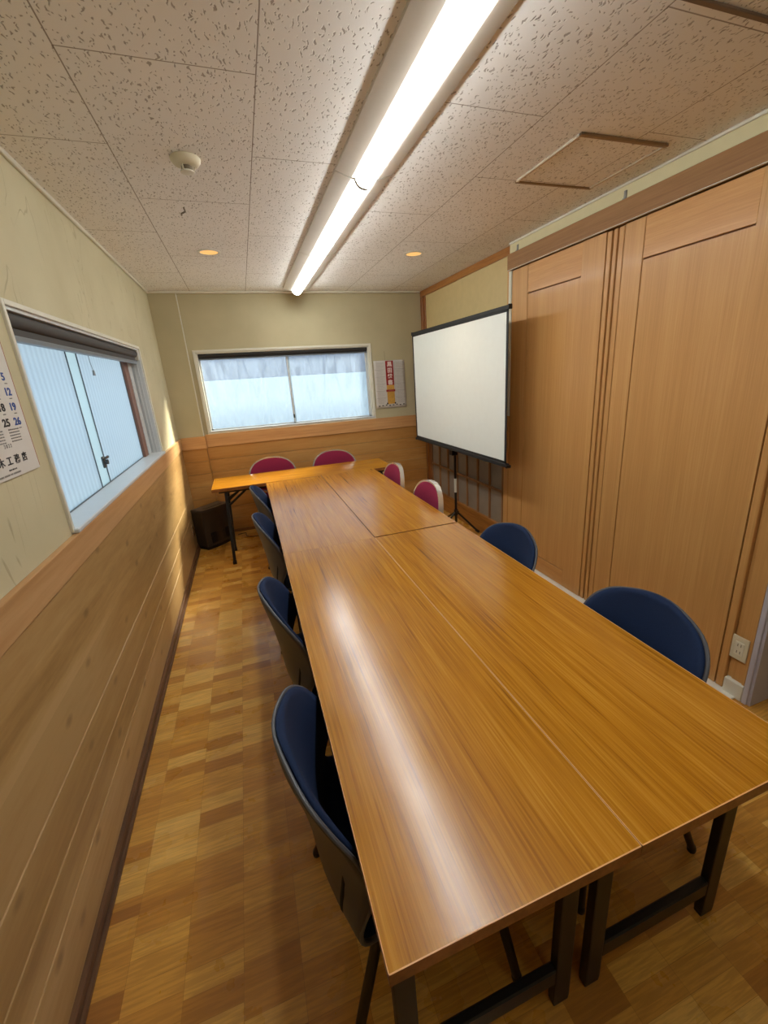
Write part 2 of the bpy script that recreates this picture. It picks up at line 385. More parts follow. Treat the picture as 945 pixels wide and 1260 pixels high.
GREYGL = plain('smoked_grey_glass', (140, 130, 116), .3, var=.12, nscale=5)
IVORY = plain('ivory_plastic', (214, 206, 178), .4, var=.02)
CORD = plain('black_rubber_cord', (24, 22, 22), .5)
CONC = plain('grey_asphalt', (98, 104, 110), .9)
EAVE = plain('grey_blue_metal_cladding', (128, 146, 196), .6, var=.02)
RAILM = plain('pale_rail', (232, 228, 218), .4, .1)

# ------------------------------------------------------------------ floor and ceiling
MB().box((XL - .3, YS - .2, -.12), (3.6, YB + .2, 0)).build('floor', FLOOR, kind='structure')
MB().box((XL - .2, YS - .2, ZC), (3.6, YB + .2, ZC + .1)).build('ceiling', CEIL, kind='structure')

# ------------------------------------------------------------------ left wall: window opening y 1.44..3.45, z 1.095..1.87
WY0, WY1, WZ0, WZ1 = 1.44, 3.45, 1.095, 1.872
m = MB(); x0, x1 = XL - .16, XL
m.box((x0, YS, 0), (x1, WY0, ZC)); m.box((x0, WY1, 0), (x1, YB + .15, ZC))
m.box((x0, WY0, 0), (x1, WY1, WZ0)); m.box((x0, WY0, WZ1), (x1, WY1, ZC))
m.build('wall_left', PLASTER, kind='structure')
# wainscot boards with fine gaps
m = MB()
for z0, z1 in ((.045, .222), (.225, .342), (.345, .497), (.500, .978)):
    m.box((XL + .0005, YS, z0), (XL + .010, 4.44, z1), bev=.0025)
m.build('trim_1', CEDAR, kind='structure')
MB().box((XL + .0005, YS, .974), (XL + .022, 4.44, 1.082), bev=.004, seg=2).build('trim_2', CAPY, kind='structure')
m = MB(); m.box((XL + .0005, YS, 0), (XL + .024, 4.44, .046), bev=.003); m.box((XL + .0005, YS, 0), (XL + .034, 4.44, .014), bev=.002)
m.build('baseboard_left', BASEB, kind='structure')
MB().box((XL + .0005, YS, ZC - .018), (XL + .016, 4.445, ZC), bev=.003).build('trim_3', WHITEP, kind='structure')

# ------------------------------------------------------------------ far wall: window opening
FX0, FX1, FZ0, FZ1 = -.452, 1.328, 1.118, 1.895
m = MB(); y0, y1 = YB, YB + .16
m.box((XL - .16, y0, 0), (FX0, y1, ZC)); m.box((FX1, y0, 0), (2.3, y1, ZC)); m.box((FX0, y0, 0), (FX1, y1, FZ0)); m.box((FX0, y0, FZ1), (FX1, y1, ZC))
m.build('wall_far', WALLP, kind='structure')
MB().box((XL, YB - .04, 0), (-.520, YB + .01, ZC)).build('wall_corner', WALLP, kind='structure')
MB().box((-.5205, YB - .043, 1.085), (-.514, YB - .0005, ZC - .016)).build('trim_4', WHITEP, kind='structure')
m = MB()
for k in range(7):
    z0 = .03 + .134 * k; z1 = min(z0 + .1315, .972)
    m.box((-.513, YB - .010, z0), (1.968, YB - .0005, z1), bev=.002)
m.build('trim_5', CEDARX, kind='structure')
m = MB()
for k in range(7):
    z0 = .03 + .134 * k; z1 = min(z0 + .1315, .968)
    m.box((XL, YB - .049, z0), (-.513, YB - .0395, z1), bev=.002)
m.box((-.5195, YB - .049, .03), (-.511, YB - .0005, .968), bev=.002)
m.build('trim_6', CEDARX, kind='structure')
MB().box((-.505, YB - .022, .968), (1.968, YB - .0005, 1.098), bev=.004, seg=2).build('trim_7', CAPX, kind='structure')
m = MB(); m.box((XL + .022, YB - .062, .962), (-.505, YB - .0395, 1.088), bev=.004, seg=2); m.box((-.5205, YB - .062, .962), (-.505, YB - .0005, 1.088), bev=.004)
m.build('trim_8', CAPX, kind='structure')
m = MB(); m.box((-.513, YB - .020, 0), (1.968, YB - .0005, .032), bev=.003); m.box((XL + .034, YB - .058, 0), (-.505, YB - .0395, .032), bev=.003)
m.build('baseboard_far', BASEBX, kind='structure')
MB().box((XL, YB - .056, ZC - .016), (1.95, YB - .0005, ZC), bev=.003).build('trim_9', WHITEP, kind='structure')

# ------------------------------------------------------------------ wall behind the camera and entry alcove on the right
MB().box((XL - .16, YS - .12, 0), (3.5, YS, ZC)).build('wall_back', WALLP, kind='structure')
MB().box((3.2, YS, 0), (3.3, .64, ZC)).build('wall_entry', WALLP, kind='structure')

# ------------------------------------------------------------------ right wall
m = MB()                                       # narrow piece beside the doors, boards upright
m.box((XR + .006, .652, .085), (XR + .05, .700, 2.25)); m.box((XR + .0, .640, .085), (XR + .05, .651, 2.25))
m.box((XR + .02, .625, 0), (XR + .14, .735, 2.25))
m.build('wall_right', OAKZ, kind='structure')
MB().box((XR - .012, .635, 0), (XR + .03, .722, .085), bev=.006, seg=2).build('baseboard_right', WHITEP, kind='structure')
m = MB(); m.box((XR - .010, .612, 0), (XR + .016, .634, 2.25), bev=.004, seg=2); m.box((XR + .0, .600, 0), (3.2, .614, ZC), bev=0)
m.build('trim_10', plain('pale_lilac_wall', (188, 184, 194), .7, var=.02), kind='structure')
MB().box((XR, .60, 2.36), (XR + .14, 2.66, ZC)).build('trim_11', plain('cream_frieze', (214, 206, 166), .7, var=.02), kind='structure')
MB().box((XR - .010, .30, ZC - .012), (XR, 2.66, ZC), bev=.002).build('trim_12', WHITEP, kind='structure')
MB().box((XR - .022, .60, 2.255), (XR + .14, 2.66, 2.36), bev=.003).build('trim_13', BEAM, kind='structure')
MB().box((XR - .023, .60, 2.2525), (XR - .010, 2.655, 2.2555)).build('trim_14', WHITEP, kind='structure')
MB().box((XR - .040, .66, 0), (XR + .03, 2.66, .010), bev=.002).build('trim_15', RAILM, kind='structure')
MB().box((XR - .006, 2.628, 1.2), (XR + .02, 2.662, 2.25), bev=.003).build('trim_16', WHITEP, kind='structure')
MB().box((XR - .006, 2.628, .01), (XR + .02, 2.662, 1.2), bev=.003).build('trim_23', OAKZ, kind='structure')
MB().box((XR + .14, .614, 0), (XR + .2, 2.7, ZC)).build('wall_right_backing', OAKZ, kind='structure')

def leaf(name, y0, y1, grooves_y, gz0, gz1):
    """panelled door leaf: veneer slabs separated by real grooves"""
    root = setting(name, (XR, (y0 + y1) / 2, 0)); off = root.location
    def bx(a, b, mat, nm, bev=.002):
        o = MB().box(Vector(a) - off, Vector(b) - off, bev=bev).build(nm, mat, root); return o
    gy0, gy1 = grooves_y; g = .004
    bx((XR + .012, y0, .012), (XR + .034, y1, 2.248), OAKG, 'core', 0)
    bx((XR, y0, .012), (XR + .013, gy0, 2.248), OAKZ, 'stile', 0); bx((XR, gy1 + g, .012), (XR + .013, y1, 2.248), OAKZ, 'stile')
    bx((XR, gy0, gz1 + g), (XR + .013, gy1, 2.248), OAKY, 'top_rail'); bx((XR, gy0, .012), (XR + .013, gy1, gz0 - g), OAKY, 'bottom_rail')
    bx((XR, gy0, gz0 + g), (XR + .014, gy1 - g, gz1 - g), OAKZ, 'panel', 0)
    return root
leaf('door_1', 1.726, 2.624, (1.905, 2.430), .135, 2.065)
leaf('door_2', .770, 1.600, (.775 + .17, 1.472), .215, 2.057)
# narrow folding strips between the leaves and at the near end
r = setting('door_3', (XR, 1.66, 0)); off = r.location
for a, b in ((1.690, 1.720), (1.652, 1.676), (1.606, 1.640)):
    MB().box(Vector((XR + .002, a, .012)) - off, Vector((XR + .030, b, 2.246)) - off, bev=.002).build('strip', OAKZ, r)
MB().box(Vector((XR + .022, 1.600, .012)) - off, Vector((XR + .034, 1.726, 2.246)) - off).build('core', OAKG, r)
m = MB(); m.box((XR - .004, .728, .012), (XR + .03, .762, 2.248), bev=.003); m.box((XR + .012, .700, .012), (XR + .03, .726, 2.248), bev=.003)
m.build('trim_17', OAKZ, kind='structure')

# far bay: header, posts, cream upper boards, smoked lattice door with a wooden kick board
BX = 1.968
MB().box((BX, 2.662, 2.376), (BX + .10, YB, ZC), bev=.003).build('trim_18', REDWY, kind='structure')
m = MB(); m.box((BX, 4.42, 0), (BX + .10, YB, 2.376), bev=.003); m.box((BX + .012, 4.375, 0), (BX + .10, 4.42, 2.376), bev=.002)
m.build('trim_19', REDW, kind='structure')
m = MB(); m.box((BX, 2.664, 0), (BX + .10, 2.74, 2.376), bev=.003); m.box((BX - .01, 2.70, 0), (BX + .10, 2.735, 2.0), bev=.002)
m.build('trim_20', OAKZ, kind='structure')
m = MB(); m.box((BX + .022, 3.59, 1.95), (BX + .05, 4.38, 2.38)); m.box((BX + .014, 2.735, 1.95), (BX + .042, 3.60, 2.38), bev=.001)
m.build('wall_upper_bay', CREAMP, kind='structure')
MB().box((BX, 2.735, 1.90), (BX + .08, 4.38, 1.955), bev=.003).build('trim_21', REDWY, kind='structure')
d4 = setting('door_4', (BX, 3.56, 0)); off = d4.location
MB().box(Vector((BX + .028, 2.735, .2)) - off, Vector((BX + .036, 4.376, 1.9)) - off).build('pane', GREYGL, d4)
m = MB(); ys = [4.350 - .2229 * k for k in range(8)]
for y in ys: m.box(Vector((BX + .012, y - .011, .2)) - off, Vector((BX + .034, y + .011, 1.9)) - off, bev=.002)
for z in (.515, .86, 1.21, 1.56): m.box(Vector((BX + .010, 2.78, z - .011)) - off, Vector((BX + .034, 4.36, z + .011)) - off, bev=.002)
m.build('lattice', wood('brown_lattice', (124, 86, 54), (146, 104, 68), (160, 120, 82), 'z', .45), d4)
MB().box(Vector((BX + .004, 2.735, .002)) - off, Vector((BX + .05, 4.376, .2)) - off, bev=.003).build('kick_board', REDWY, d4)

# ------------------------------------------------------------------ left window
PL = m_pane('reeded_glass', (0.93, 0.98, 1.0, 1), .16, rib='y')
PS = m_pane('smooth_frosted_glass', (0.92, 1.0, 0.98, 1), .16, rib=False)
PF = m_pane('frosted_smeared_glass', (0.30, 0.40, 0.56, 1), .80, rib='x', smear=True)
w1 = setting('window_1', (XL, 2.445, WZ0)); off = w1.location
def bxw(root, nm, a, b, mat, bev=.0015, off=None):
    o = off if off is not None else root.matrix_basis.translation
    return MB().box(Vector(a) - o, Vector(b) - o, bev=bev).build(nm, mat, root)
m = MB()
for a, b in (((XL - .002, WY0 - .018, WZ0 - .006), (XL + .010, WY0, WZ1 + .018)), ((XL - .002, WY1, WZ0 - .006), (XL + .010, WY1 + .018, WZ1 + .018)),
             ((XL - .002, WY0, WZ1), (XL + .010, WY1, WZ1 + .018))):
    m.box(Vector(a) - off, Vector(b) - off, bev=.002)
m.build('casing', WHITEP, w1)
bxw(w1, 'window_sill', (XL - .105, WY0 - .014, WZ0 - .012), (XL + .026, WY1 + .014, WZ0 + .006), ALUW, .004)
m = MB()
for a, b in (((XL - .105, WY1 - .012, WZ0), (XL, WY1 + .001, WZ1)), ((XL - .105, WY0 - .001, WZ0), (XL, WY0 + .012, WZ1)), ((XL - .105, WY0, WZ1 - .012), (XL, WY1, WZ1 + .001)),
             ((XL - .055, WY1 - .020, WZ0), (XL - .045, WY1 - .010, WZ1)), ((XL - .030, WY1 - .018, WZ0), (XL - .024, WY1 - .010, WZ1))):
    m.box(Vector(a) - off, Vector(b) - off, bev=.001)
m.build('window_frame', ALUW, w1)
def gasket(nm, ya, yb, za, zb, x=XL - .092, par=w1):
    return MB().box(Vector((x - .006, ya, za)) - off, Vector((x + .006, yb, zb)) - off, bev=.001).build(nm, ALUG, par)
for ya, yb, mt in ((WY0 + .012, 2.186, PL), (2.192, 2.336, PS), (2.342, 3.225, PL)):
    so = gasket('sash', ya, yb, WZ1 - .045, WZ1 - .013)
    MB().box(Vector((XL - .094, ya, WZ0 + .010)) - off, Vector((XL - .090, yb, WZ1 - .045)) - off).build('pane', mt, so)
    gasket('sash_bottom', ya, yb, WZ0 + .004, WZ0 + .010)
for y in (2.186, 2.336, 3.225): gasket('glazing_strip', y, y + .006, WZ0 + .005, WZ1 - .02)
bxw(w1, 'sash_stile', (XL - .094, 3.228, WZ0 + .006), (XL - .070, 3.335, WZ1 - .013), SASHB)
bxw(w1, 'fixed_stile', (XL - .098, 3.337, WZ0 + .006), (XL - .066, WY1 - .012, WZ1 - .013), ALUW)
lk = MB().tube([Vector((XL - .076, 2.262, 1.225)) - off, Vector((XL - .052, 2.262, 1.225)) - off], .013, 14)
lk.box(Vector((XL - .078, 2.245, 1.195)) - off, Vector((XL - .066, 2.279, 1.255)) - off, bev=.003)
lk.box(Vector((XL - .060, 2.236, 1.242)) - off, Vector((XL - .050, 2.292, 1.256)) - off, bev=.003)
lk.build('crescent_lock', plain('steel_lock', (90, 92, 92), .3, .8), w1, True)
m = MB(); m.tube([Vector((XL - .070, 2.47, 1.79)) - off, Vector((XL - .070, 2.475, 1.74)) - off, Vector((XL - .070, 2.49, 1.70)) - off], .0015, 6)
m.prism([(-.014, 0), (.014, 0), (.003, .028), (-.003, .028)], -.004, .004, Matrix.Translation(Vector((XL - .070, 2.492, 1.672)) - off) @ Matrix.Rotation(PI / 2, 4, 'Z') @ Matrix.Rotation(PI / 2, 4, 'X'))
m.build('pull_cord', plain('grey_plastic_pull', (150, 152, 150), .5), w1)
# roller blind (rolled up) in the left window
b1 = thing('roller_blind', 'dark grey roller blind rolled up over the reeded window on the left wall', 'blind', (XL - .03, 2.445, WZ1 - .035))
m = MB(); m.tube([(0, -.975, 0), (0, .975, 0)], .026, 24); m.box((-.004, -.97, -.060), (.004, .97, 0)); m.build('rolled_fabric', DARKBLIND, b1, True)
MB().box((-.008, -.972, -.072), (.012, .972, -.050), bev=.004, seg=2).build('bottom_bar', BLINDBAR, b1)
MB().box((-.016, -.985, .026), (.026, .985, .034), bev=.001).build('head_rail', WHITEP, b1)
for s in (-1, 1): MB().box((-.026, s * .983 - .006, -.045), (.028, s * .983 + .006, .034), bev=.003).build('bracket', WHITEP if s > 0 else IVORY, b1)

# ------------------------------------------------------------------ far window
w2 = setting('window_2', (.438, YB, FZ0)); off2 = w2.location
m = MB()
for a, b in (((FX0 - .022, YB - .014, FZ0 - .022), (FX0, YB + .0, FZ1 + .022)), ((FX1, YB - .014, FZ0 - .022), (FX1 + .022, YB, FZ1 + .022)),
             ((FX0, YB - .014, FZ1), (FX1, YB, FZ1 + .022)), ((FX0, YB - .014, FZ0 - .022), (FX1, YB, FZ0)),
             ((FX0 - .001, YB - .0, FZ0), (FX0 + .014, YB + .10, FZ1)), ((FX1 - .014, YB, FZ0), (FX1 + .001, YB + .10, FZ1)), ((FX0, YB, FZ1 - .014), (FX1, YB + .10, FZ1 + .001))):
    m.box(Vector(a) - off2, Vector(b) - off2, bev=.0015)
m.build('window_frame', WHITEP, w2)
bxw(w2, 'window_sill', (FX0 - .01, YB - .02, FZ0 - .004), (FX1 + .01, YB + .10, FZ0 + .008), ALUW, .002, off2)
for xa, xb, y in ((FX0 + .014, .452, YB + .075), (.420, FX1 - .014, YB + .055)):
    s = MB()
    for a, b in (((xa, y - .01, FZ0 + .008), (xa + .016, y + .01, FZ1 - .014)), ((xb - .026, y - .01, FZ0 + .008), (xb, y + .01, FZ1 - .014)),
                 ((xa, y - .01, FZ0 + .008), (xb, y + .01, FZ0 + .022)), ((xa, y - .01, FZ1 - .034), (xb, y + .01, FZ1 - .014))):
        s.box(Vector(a) - off2, Vector(b) - off2, bev=.001)
    so = s.build('sash', ALUW, w2)
    MB().box(Vector((xa + .014, y - .002, FZ0 + .02)) - off2, Vector((xb - .014, y + .002, FZ1 - .03)) - off2).build('pane', PF, so)
bxw(w2, 'crescent_lock', (.418, YB + .028, 1.185), (.436, YB + .046, 1.225), plain('dark_lock', (60, 58, 56), .4, .5), .004, off2)
b2 = thing('roller_blind', 'black roller blind rolled up along the top of the window in the far wall', 'blind', (.438, YB + .022, FZ1 - .030))
m = MB(); m.tube([(-.872, 0, 0), (.872, 0, 0)], .019, 20); m.box((-.87, -.003, -.034), (.87, .003, 0)); m.build('rolled_fabric', plain('black_roller_fabric', (34, 31, 30), .7), b2, True)
MB().box((-.871, -.007, -.042), (.871, .009, -.030), bev=.003).build('bottom_bar', BLINDBAR, b2)
for s in (-1, 1): MB().box((s * .874 - .003, -.02, -.026), (s * .874 + .003, .02, .022), bev=.001).build('bracket', WHITEP, b2)

# outdoors
MB().box((-9, YB + .17, -.5), (9, 14, -.3)).build('ground', CONC, kind='structure')
MB().box((-9, -6, -.5), (XL - .35, YB + .17, -.3)).build('ground', CONC, kind='structure')
aw = thing('awning', 'grey blue canopy seen blurred through the top of the far window', 'awning', (.6, 5.3, 1.63))
m = MB(); m.box((-3.2, 0, 0), (3.2, .03, .30), bev=.004)
for k in range(64): m.box((-3.2 + .1 * k, -.006, .01), (-3.2 + .1 * k + .05, 0, .29))
m.build('fascia', EAVE, aw)
for x in (-3.0, 3.0): MB().box((x - .03, .03, -1.93), (x + .03, .09, .2), bev=.004).build('post', EAVE, aw)

# ------------------------------------------------------------------ ceiling things
def lamp_unit():
    r = thing('ceiling_light', '', 'light', (0, 0, 0), 0, None)
    L = .622
    prof = [(-.128, 0), (-.128, -.012), (-.060, -.034), (.060, -.034), (.128, -.012), (.128, 0)]
    rot = Matrix.Rotation(PI / 2, 4, 'X')
    m = MB(); t = Matrix.Translation((0, L, 0)) @ rot
    m.prism(prof, 0, 2 * L, t)
    m.build('housing', LAMPW, r)
    tube_p = [(.043 * math.cos(a), -.030 - .042 * math.sin(a)) for a in [PI * k / 10 for k in range(11)]]
    MB().prism([(x, z) for x, z in tube_p], .004, 2 * L - .004, t).build('led_tube', TUBE, r, True)
    for s in (-1, 1):
        y = s * (L - .003)
        MB().prism([(x * 1.06, z * 1.02) for x, z in tube_p], 0, .005, Matrix.Translation((0, y + .0025, 0)) @ rot).build('end_cap', LAMPW, r, True)
    return r
LX = .578
l0 = lamp_unit(); l0.location = (LX, 1.10, ZC); l0['group'] = 'fluorescent style ceiling lights in a row'
l0['label'] = 'long white LED batten ceiling light nearest the camera, cut by the top of the picture'
copy_thing(l0, (LX, -.155, ZC), 0, 'unseen LED batten added behind the camera to brighten the near half of the room')  # extra unit out of view, added to lift the light near the camera
copy_thing(l0, (LX, 2.355, ZC), 0, 'long white LED batten ceiling light in the middle of the row')
copy_thing(l0, (LX, 3.61, ZC), 0, 'long white LED batten ceiling light ending just short of the far wall')
def downlight(x, y, label):
    r = thing('downlight', label, 'light', (x, y, ZC), 0, 'round downlights in the ceiling')
    MB().lathe([(.058, 0), (.074, 0), (.075, -.003), (.066, -.006), (.058, -.004), (.056, 0)], 40).build('ring', WHITEP, r, True)
    MB().lathe([(.001, -.0025), (.057, -.0025), (.057, -.0005), (.001, -.0005)], 32).build('lamp_glass', DOWN, r)
    ld = bpy.data.lights.new('downlight_lamp', 'SPOT'); ld.energy = 9; ld.color = (1.0, .72, .42); ld.spot_size = math.radians(110); ld.spot_blend = 1.0; ld.shadow_soft_size = .05
    lo = bpy.data.objects.new('downlight_lamp', ld); C.objects.link(lo); lo.parent = r; lo.location = (0, 0, -.012)
    return r
downlight(-.136, 3.086, 'small round warm downlight on the left of the long ceiling light')
downlight(1.309, 2.992, 'small round warm downlight between the long ceiling light and the cream boards')
sd = thing('smoke_detector', 'ivory round smoke detector on the ceiling left of the long light', 'smoke detector', (-.139, 1.755, ZC))
MB().lathe([(.001, 0), (.052, 0), (.056, -.004), (.055, -.012), (.046, -.024), (.034, -.029), (.001, -.029)], 40).build('body', IVORY, sd, True)
m = MB().lathe([(.001, -.029), (.020, -.029), (.020, -.046), (.001, -.046)], 24); m.build('chamber', plain('brown_vent_mesh', (120, 108, 86), .6), sd, True)
MB().lathe([(.001, -.045), (.025, -.045), (.026, -.050), (.014, -.054), (.001, -.054)], 24).build('cap', WHITEP, sd, True)
for a in (0, 2.1, 4.2):
    MB().obox((.030 * math.cos(a), .030 * math.sin(a), -.030), (.024 * math.cos(a), .024 * math.sin(a), -.048), .006, .003).build('guard', IVORY, sd)
# hatch
ha = thing('access_hatch', 'square access hatch in the ceiling with bronze and white frame strips', 'hatch', (1.555, 1.478, ZC))
s_ = .226; pale = plain('pale_hatch_frame', (196, 184, 166), .35, .3); brz = plain('bronze_hatch_frame', (140, 116, 86), .35, .5)
MB().box((-s_, -s_, -.010), (-s_ + .014, s_, 0), bev=.002).build('side_frame', pale, ha); MB().box((s_ - .014, -s_, -.010), (s_, s_, 0), bev=.002).build('side_frame', pale, ha)
MB().box((-s_, -s_, -.011), (s_, -s_ + .018, 0), bev=.002).build('cross_frame', brz, ha); MB().box((-s_, s_ - .014, -.011), (s_, s_, 0), bev=.002).build('cross_frame', brz, ha)
MB().box((-s_ + .016, -s_ + .020, -.005), (s_ - .016, s_ - .016, 0)).build('hatch_panel', CEIL, ha)
MB().box((1.11, .652, ZC - .008), (XR - .01, .668, ZC), bev=.002).build('trim_22', plain('bronze_ceiling_joint', (112, 92, 74), .5), kind='structure')
# ceiling hook scar
tag(MB().tube([(-.225, 2.40, ZC - .001), (-.222, 2.36, ZC - .006), (-.200, 2.31, ZC - .012), (-.203, 2.285, ZC - .002)], .004, 8).build('ceiling_hook', plain('grey_hook', (112, 104, 92), .6), smooth=True),
    'small grey hook in the ceiling between smoke detector and left downlight', 'hook')
# clips on frieze
for y, lb in ((1.617, 'small metal clip on the cream frieze, the one nearer the camera'), (2.560, 'small metal clip on the cream frieze, the one by the far corner of the doors')):
    o = MB().box((XR - .006, y - .008, 2.362), (XR + .001, y + .008, 2.402), bev=.001).box((XR - .014, y - .008, 2.362), (XR - .002, y + .008, 2.367), bev=.001).build('metal_clip', plain('zinc_clip', (150, 152, 150), .35, .7))
    tag(o, lb, 'clip', 'metal clips on the frieze')

# ------------------------------------------------------------------ tables
TH = .70
def folding_table(name, label, cx, cy, W, L, mat, edge, group, ends=(-1, 1), lean=0.0):
    r = thing(name, label, 'table', (cx, cy, 0), 0, group)
    MB().box((-W / 2, -L / 2, TH - .030), (W / 2, L / 2, TH), bev=.0008).build('tabletop', mat, r)
    m = MB()
    e = .0012; tz = TH - .0008; inn = .0003
    for a, b in (((-W / 2 - e, -L / 2 - e, TH - .029), (W / 2 + e, -L / 2 + inn, tz)), ((-W / 2 - e, L / 2 - .0005, TH - .029), (W / 2 + e, L / 2 + e, TH - .0008)),
                 ((-W / 2 - e, -L / 2, TH - .029), (-W / 2 + inn, L / 2, tz)), ((W / 2 - inn, -L / 2, TH - .029), (W / 2 + e, L / 2, tz))): m.box(a, b)
    m.build('edge_band', edge, r)
    if cy < 1.5:      # edge highlight of the two nearer tops, painted on as a pale line
        m = MB(); q = .0012; a, b, c, d = -W / 2 - q, W / 2 + q, -L / 2 - q, L / 2 + q
        m.box((a, c, TH - .0008), (b, c + .0022, TH + .0003)).box((a, c, TH - .0008), (a + .0016, d, TH + .0003)).box((b - .0016, c, TH - .0008), (b, d, TH + .0003))
        m.build('rim_highlight_line', PALE_RIM, r)
    return r
TEAK_G = 'teak laminate tables of the long row'
def long_table(cx, cy, label, gap=.5075):
    W, L = gap, 1.7985
    r = folding_table('meeting_table', label, cx, cy, W, L, TABY, TEDGE, TEAK_G)
    for sy in (-1, 1):
        y = sy * (L / 2 - .12)
        for sx in (-1, 1):
            x = sx * (W / 2 - .048)
            MB().box((x - .024, y - .013, .012), (x + .024, y + .013, TH - .031), bev=.004, seg=2).box((x - .023, y - .012, 0), (x + .023, y + .012, .014), bev=.003, seg=2).build('leg', BLACKM, r)
        MB().box((-W / 2 + .07, y - .012, .095), (W / 2 - .07, y + .012, .150), bev=.004).build('crossbar', BLACKM, r)
        MB().box((-W / 2 + .07, y - .012, TH - .06), (W / 2 - .07, y + .012, TH - .031), bev=.003).build('top_rail', BLACKM, r)
    for sx in (-1, 1):
        MB().box((sx * (W / 2 - .05) - .010, -L / 2 + .14, TH - .055), (sx * (W / 2 - .05) + .010, L / 2 - .14, TH - .031), bev=.003).build('side_rail', BLACKM, r)
    return r
long_table(.254, .8985, 'teak laminate meeting table nearest the camera on the left of the long row')
long_table(.7715, .8985, 'teak laminate meeting table nearest the camera on the right, beside the navy chairs', .520)
long_table(.254, 2.6985, 'teak laminate meeting table at the far left of the long row, catching the window reflection')
long_table(.7735, 2.710, 'teak laminate meeting table at the far right, beside two maroon chairs', .520)
ct = folding_table('folding_table', 'teak laminate folding table standing crosswise at the far end of the row', .385, 3.862, 1.706, .500, TABX, TEDGE, None)
for sx in (-1, 1):
    for sy in (-1, 1):
        xt, xb = sx * .742, sx * .768
        yt, yb = (-.190, -.345) if sy < 0 else (.060, .060)
        yt, yb = (-.175, -.330) if sy < 0 else (.15, .02)
        MB().obox((xt, yt, TH - .035), (xb, yb, .02), .026, .030, .004, (0, 1, 0)).box((xb - .017, yb - .019, 0), (xb + .017, yb + .019, .030), bev=.005, seg=2).build('leg', BLACKM, ct)
    MB().box((sx * .742 - .013, -.19, TH - .075), (sx * .742 + .013, .19, TH - .045), bev=.003).build('top_rail', BLACKM, ct)
    MB().box((sx * .76 - .012, -.24, .26), (sx * .76 + .012, .07, .285), bev=.003).build('crossbar', BLACKM, ct)
    for y in (-.14, .10):
        MB().obox((sx * .748, y, TH - .20), (sx * .55, y, TH - .045), .014, .020, .002).obox((sx * .748, y, TH - .13), (sx * .60, y, TH - .045), .012, .016, .002).build('brace', BLACKM, ct)
for y in (-.205, .205):
    MB().box((-.80, y - .012, TH - .052), (.80, y + .012, TH - .031), bev=.003).build('side_rail', BLACKM, ct)

# ------------------------------------------------------------------ navy shell chair: local +X is the front, origin on the floor below the seat
def lerp_prof(P, t):
    n = len(P) - 1; f = min(max(t, 0), 1) * n; i = min(int(f), n - 1); a = f - i
    # catmull-rom
    p0, p1, p2, p3 = P[max(i - 1, 0)], P[i], P[i + 1], P[min(i + 2, n)]
    return tuple(.5 * ((2 * b) + (-x + c) * a + (2 * x - 5 * b + 4 * c - d) * a * a + (-x + 3 * b - 3 * c + d) * a ** 3) for x, b, c, d in zip(p0, p1, p2, p3))
#        x      z     halfwidth  side-forward  side-up
CP = [(.235, .415, .190, -.030, .000), (.190, .432, .212, -.010, .004), (.080, .410, .232, .0, .026), (-.060, .390, .246, .000, .034),
      (-.150, .382, .254, .015, .030), (-.200, .430, .258, .050, .030), (-.214, .545, .254, .100, .012), (-.230, .650, .244, .090, .002),
      (-.246, .730, .226, .066, -.004), (-.257, .782, .175, .038, -.006), (-.261, .806, .085, .012, -.002), (-.262, .811, .020, 0, 0)]
def shell_pt(u, v, inset=0.0, lift=0.0):
    x, z, hw, sf, su = lerp_prof(CP, v)
    e = 2 * u - 1; hw = max(hw - inset, .004)
    a = abs(e) ** 2.2
    # inner normal offset (lift) from neighbouring profile points
    x2, z2 = lerp_prof(CP, min(v + .02, 1))[:2]; x1, z1 = lerp_prof(CP, max(v - .02, 0))[:2]
    tx, tz = x2 - x1, z2 - z1; q = math.hypot(tx, tz) or 1; nx, nz = -(-tz) / q, -tx / q
    return Vector((x + sf * a + nx * lift, e * hw, z + su * a + nz * lift))
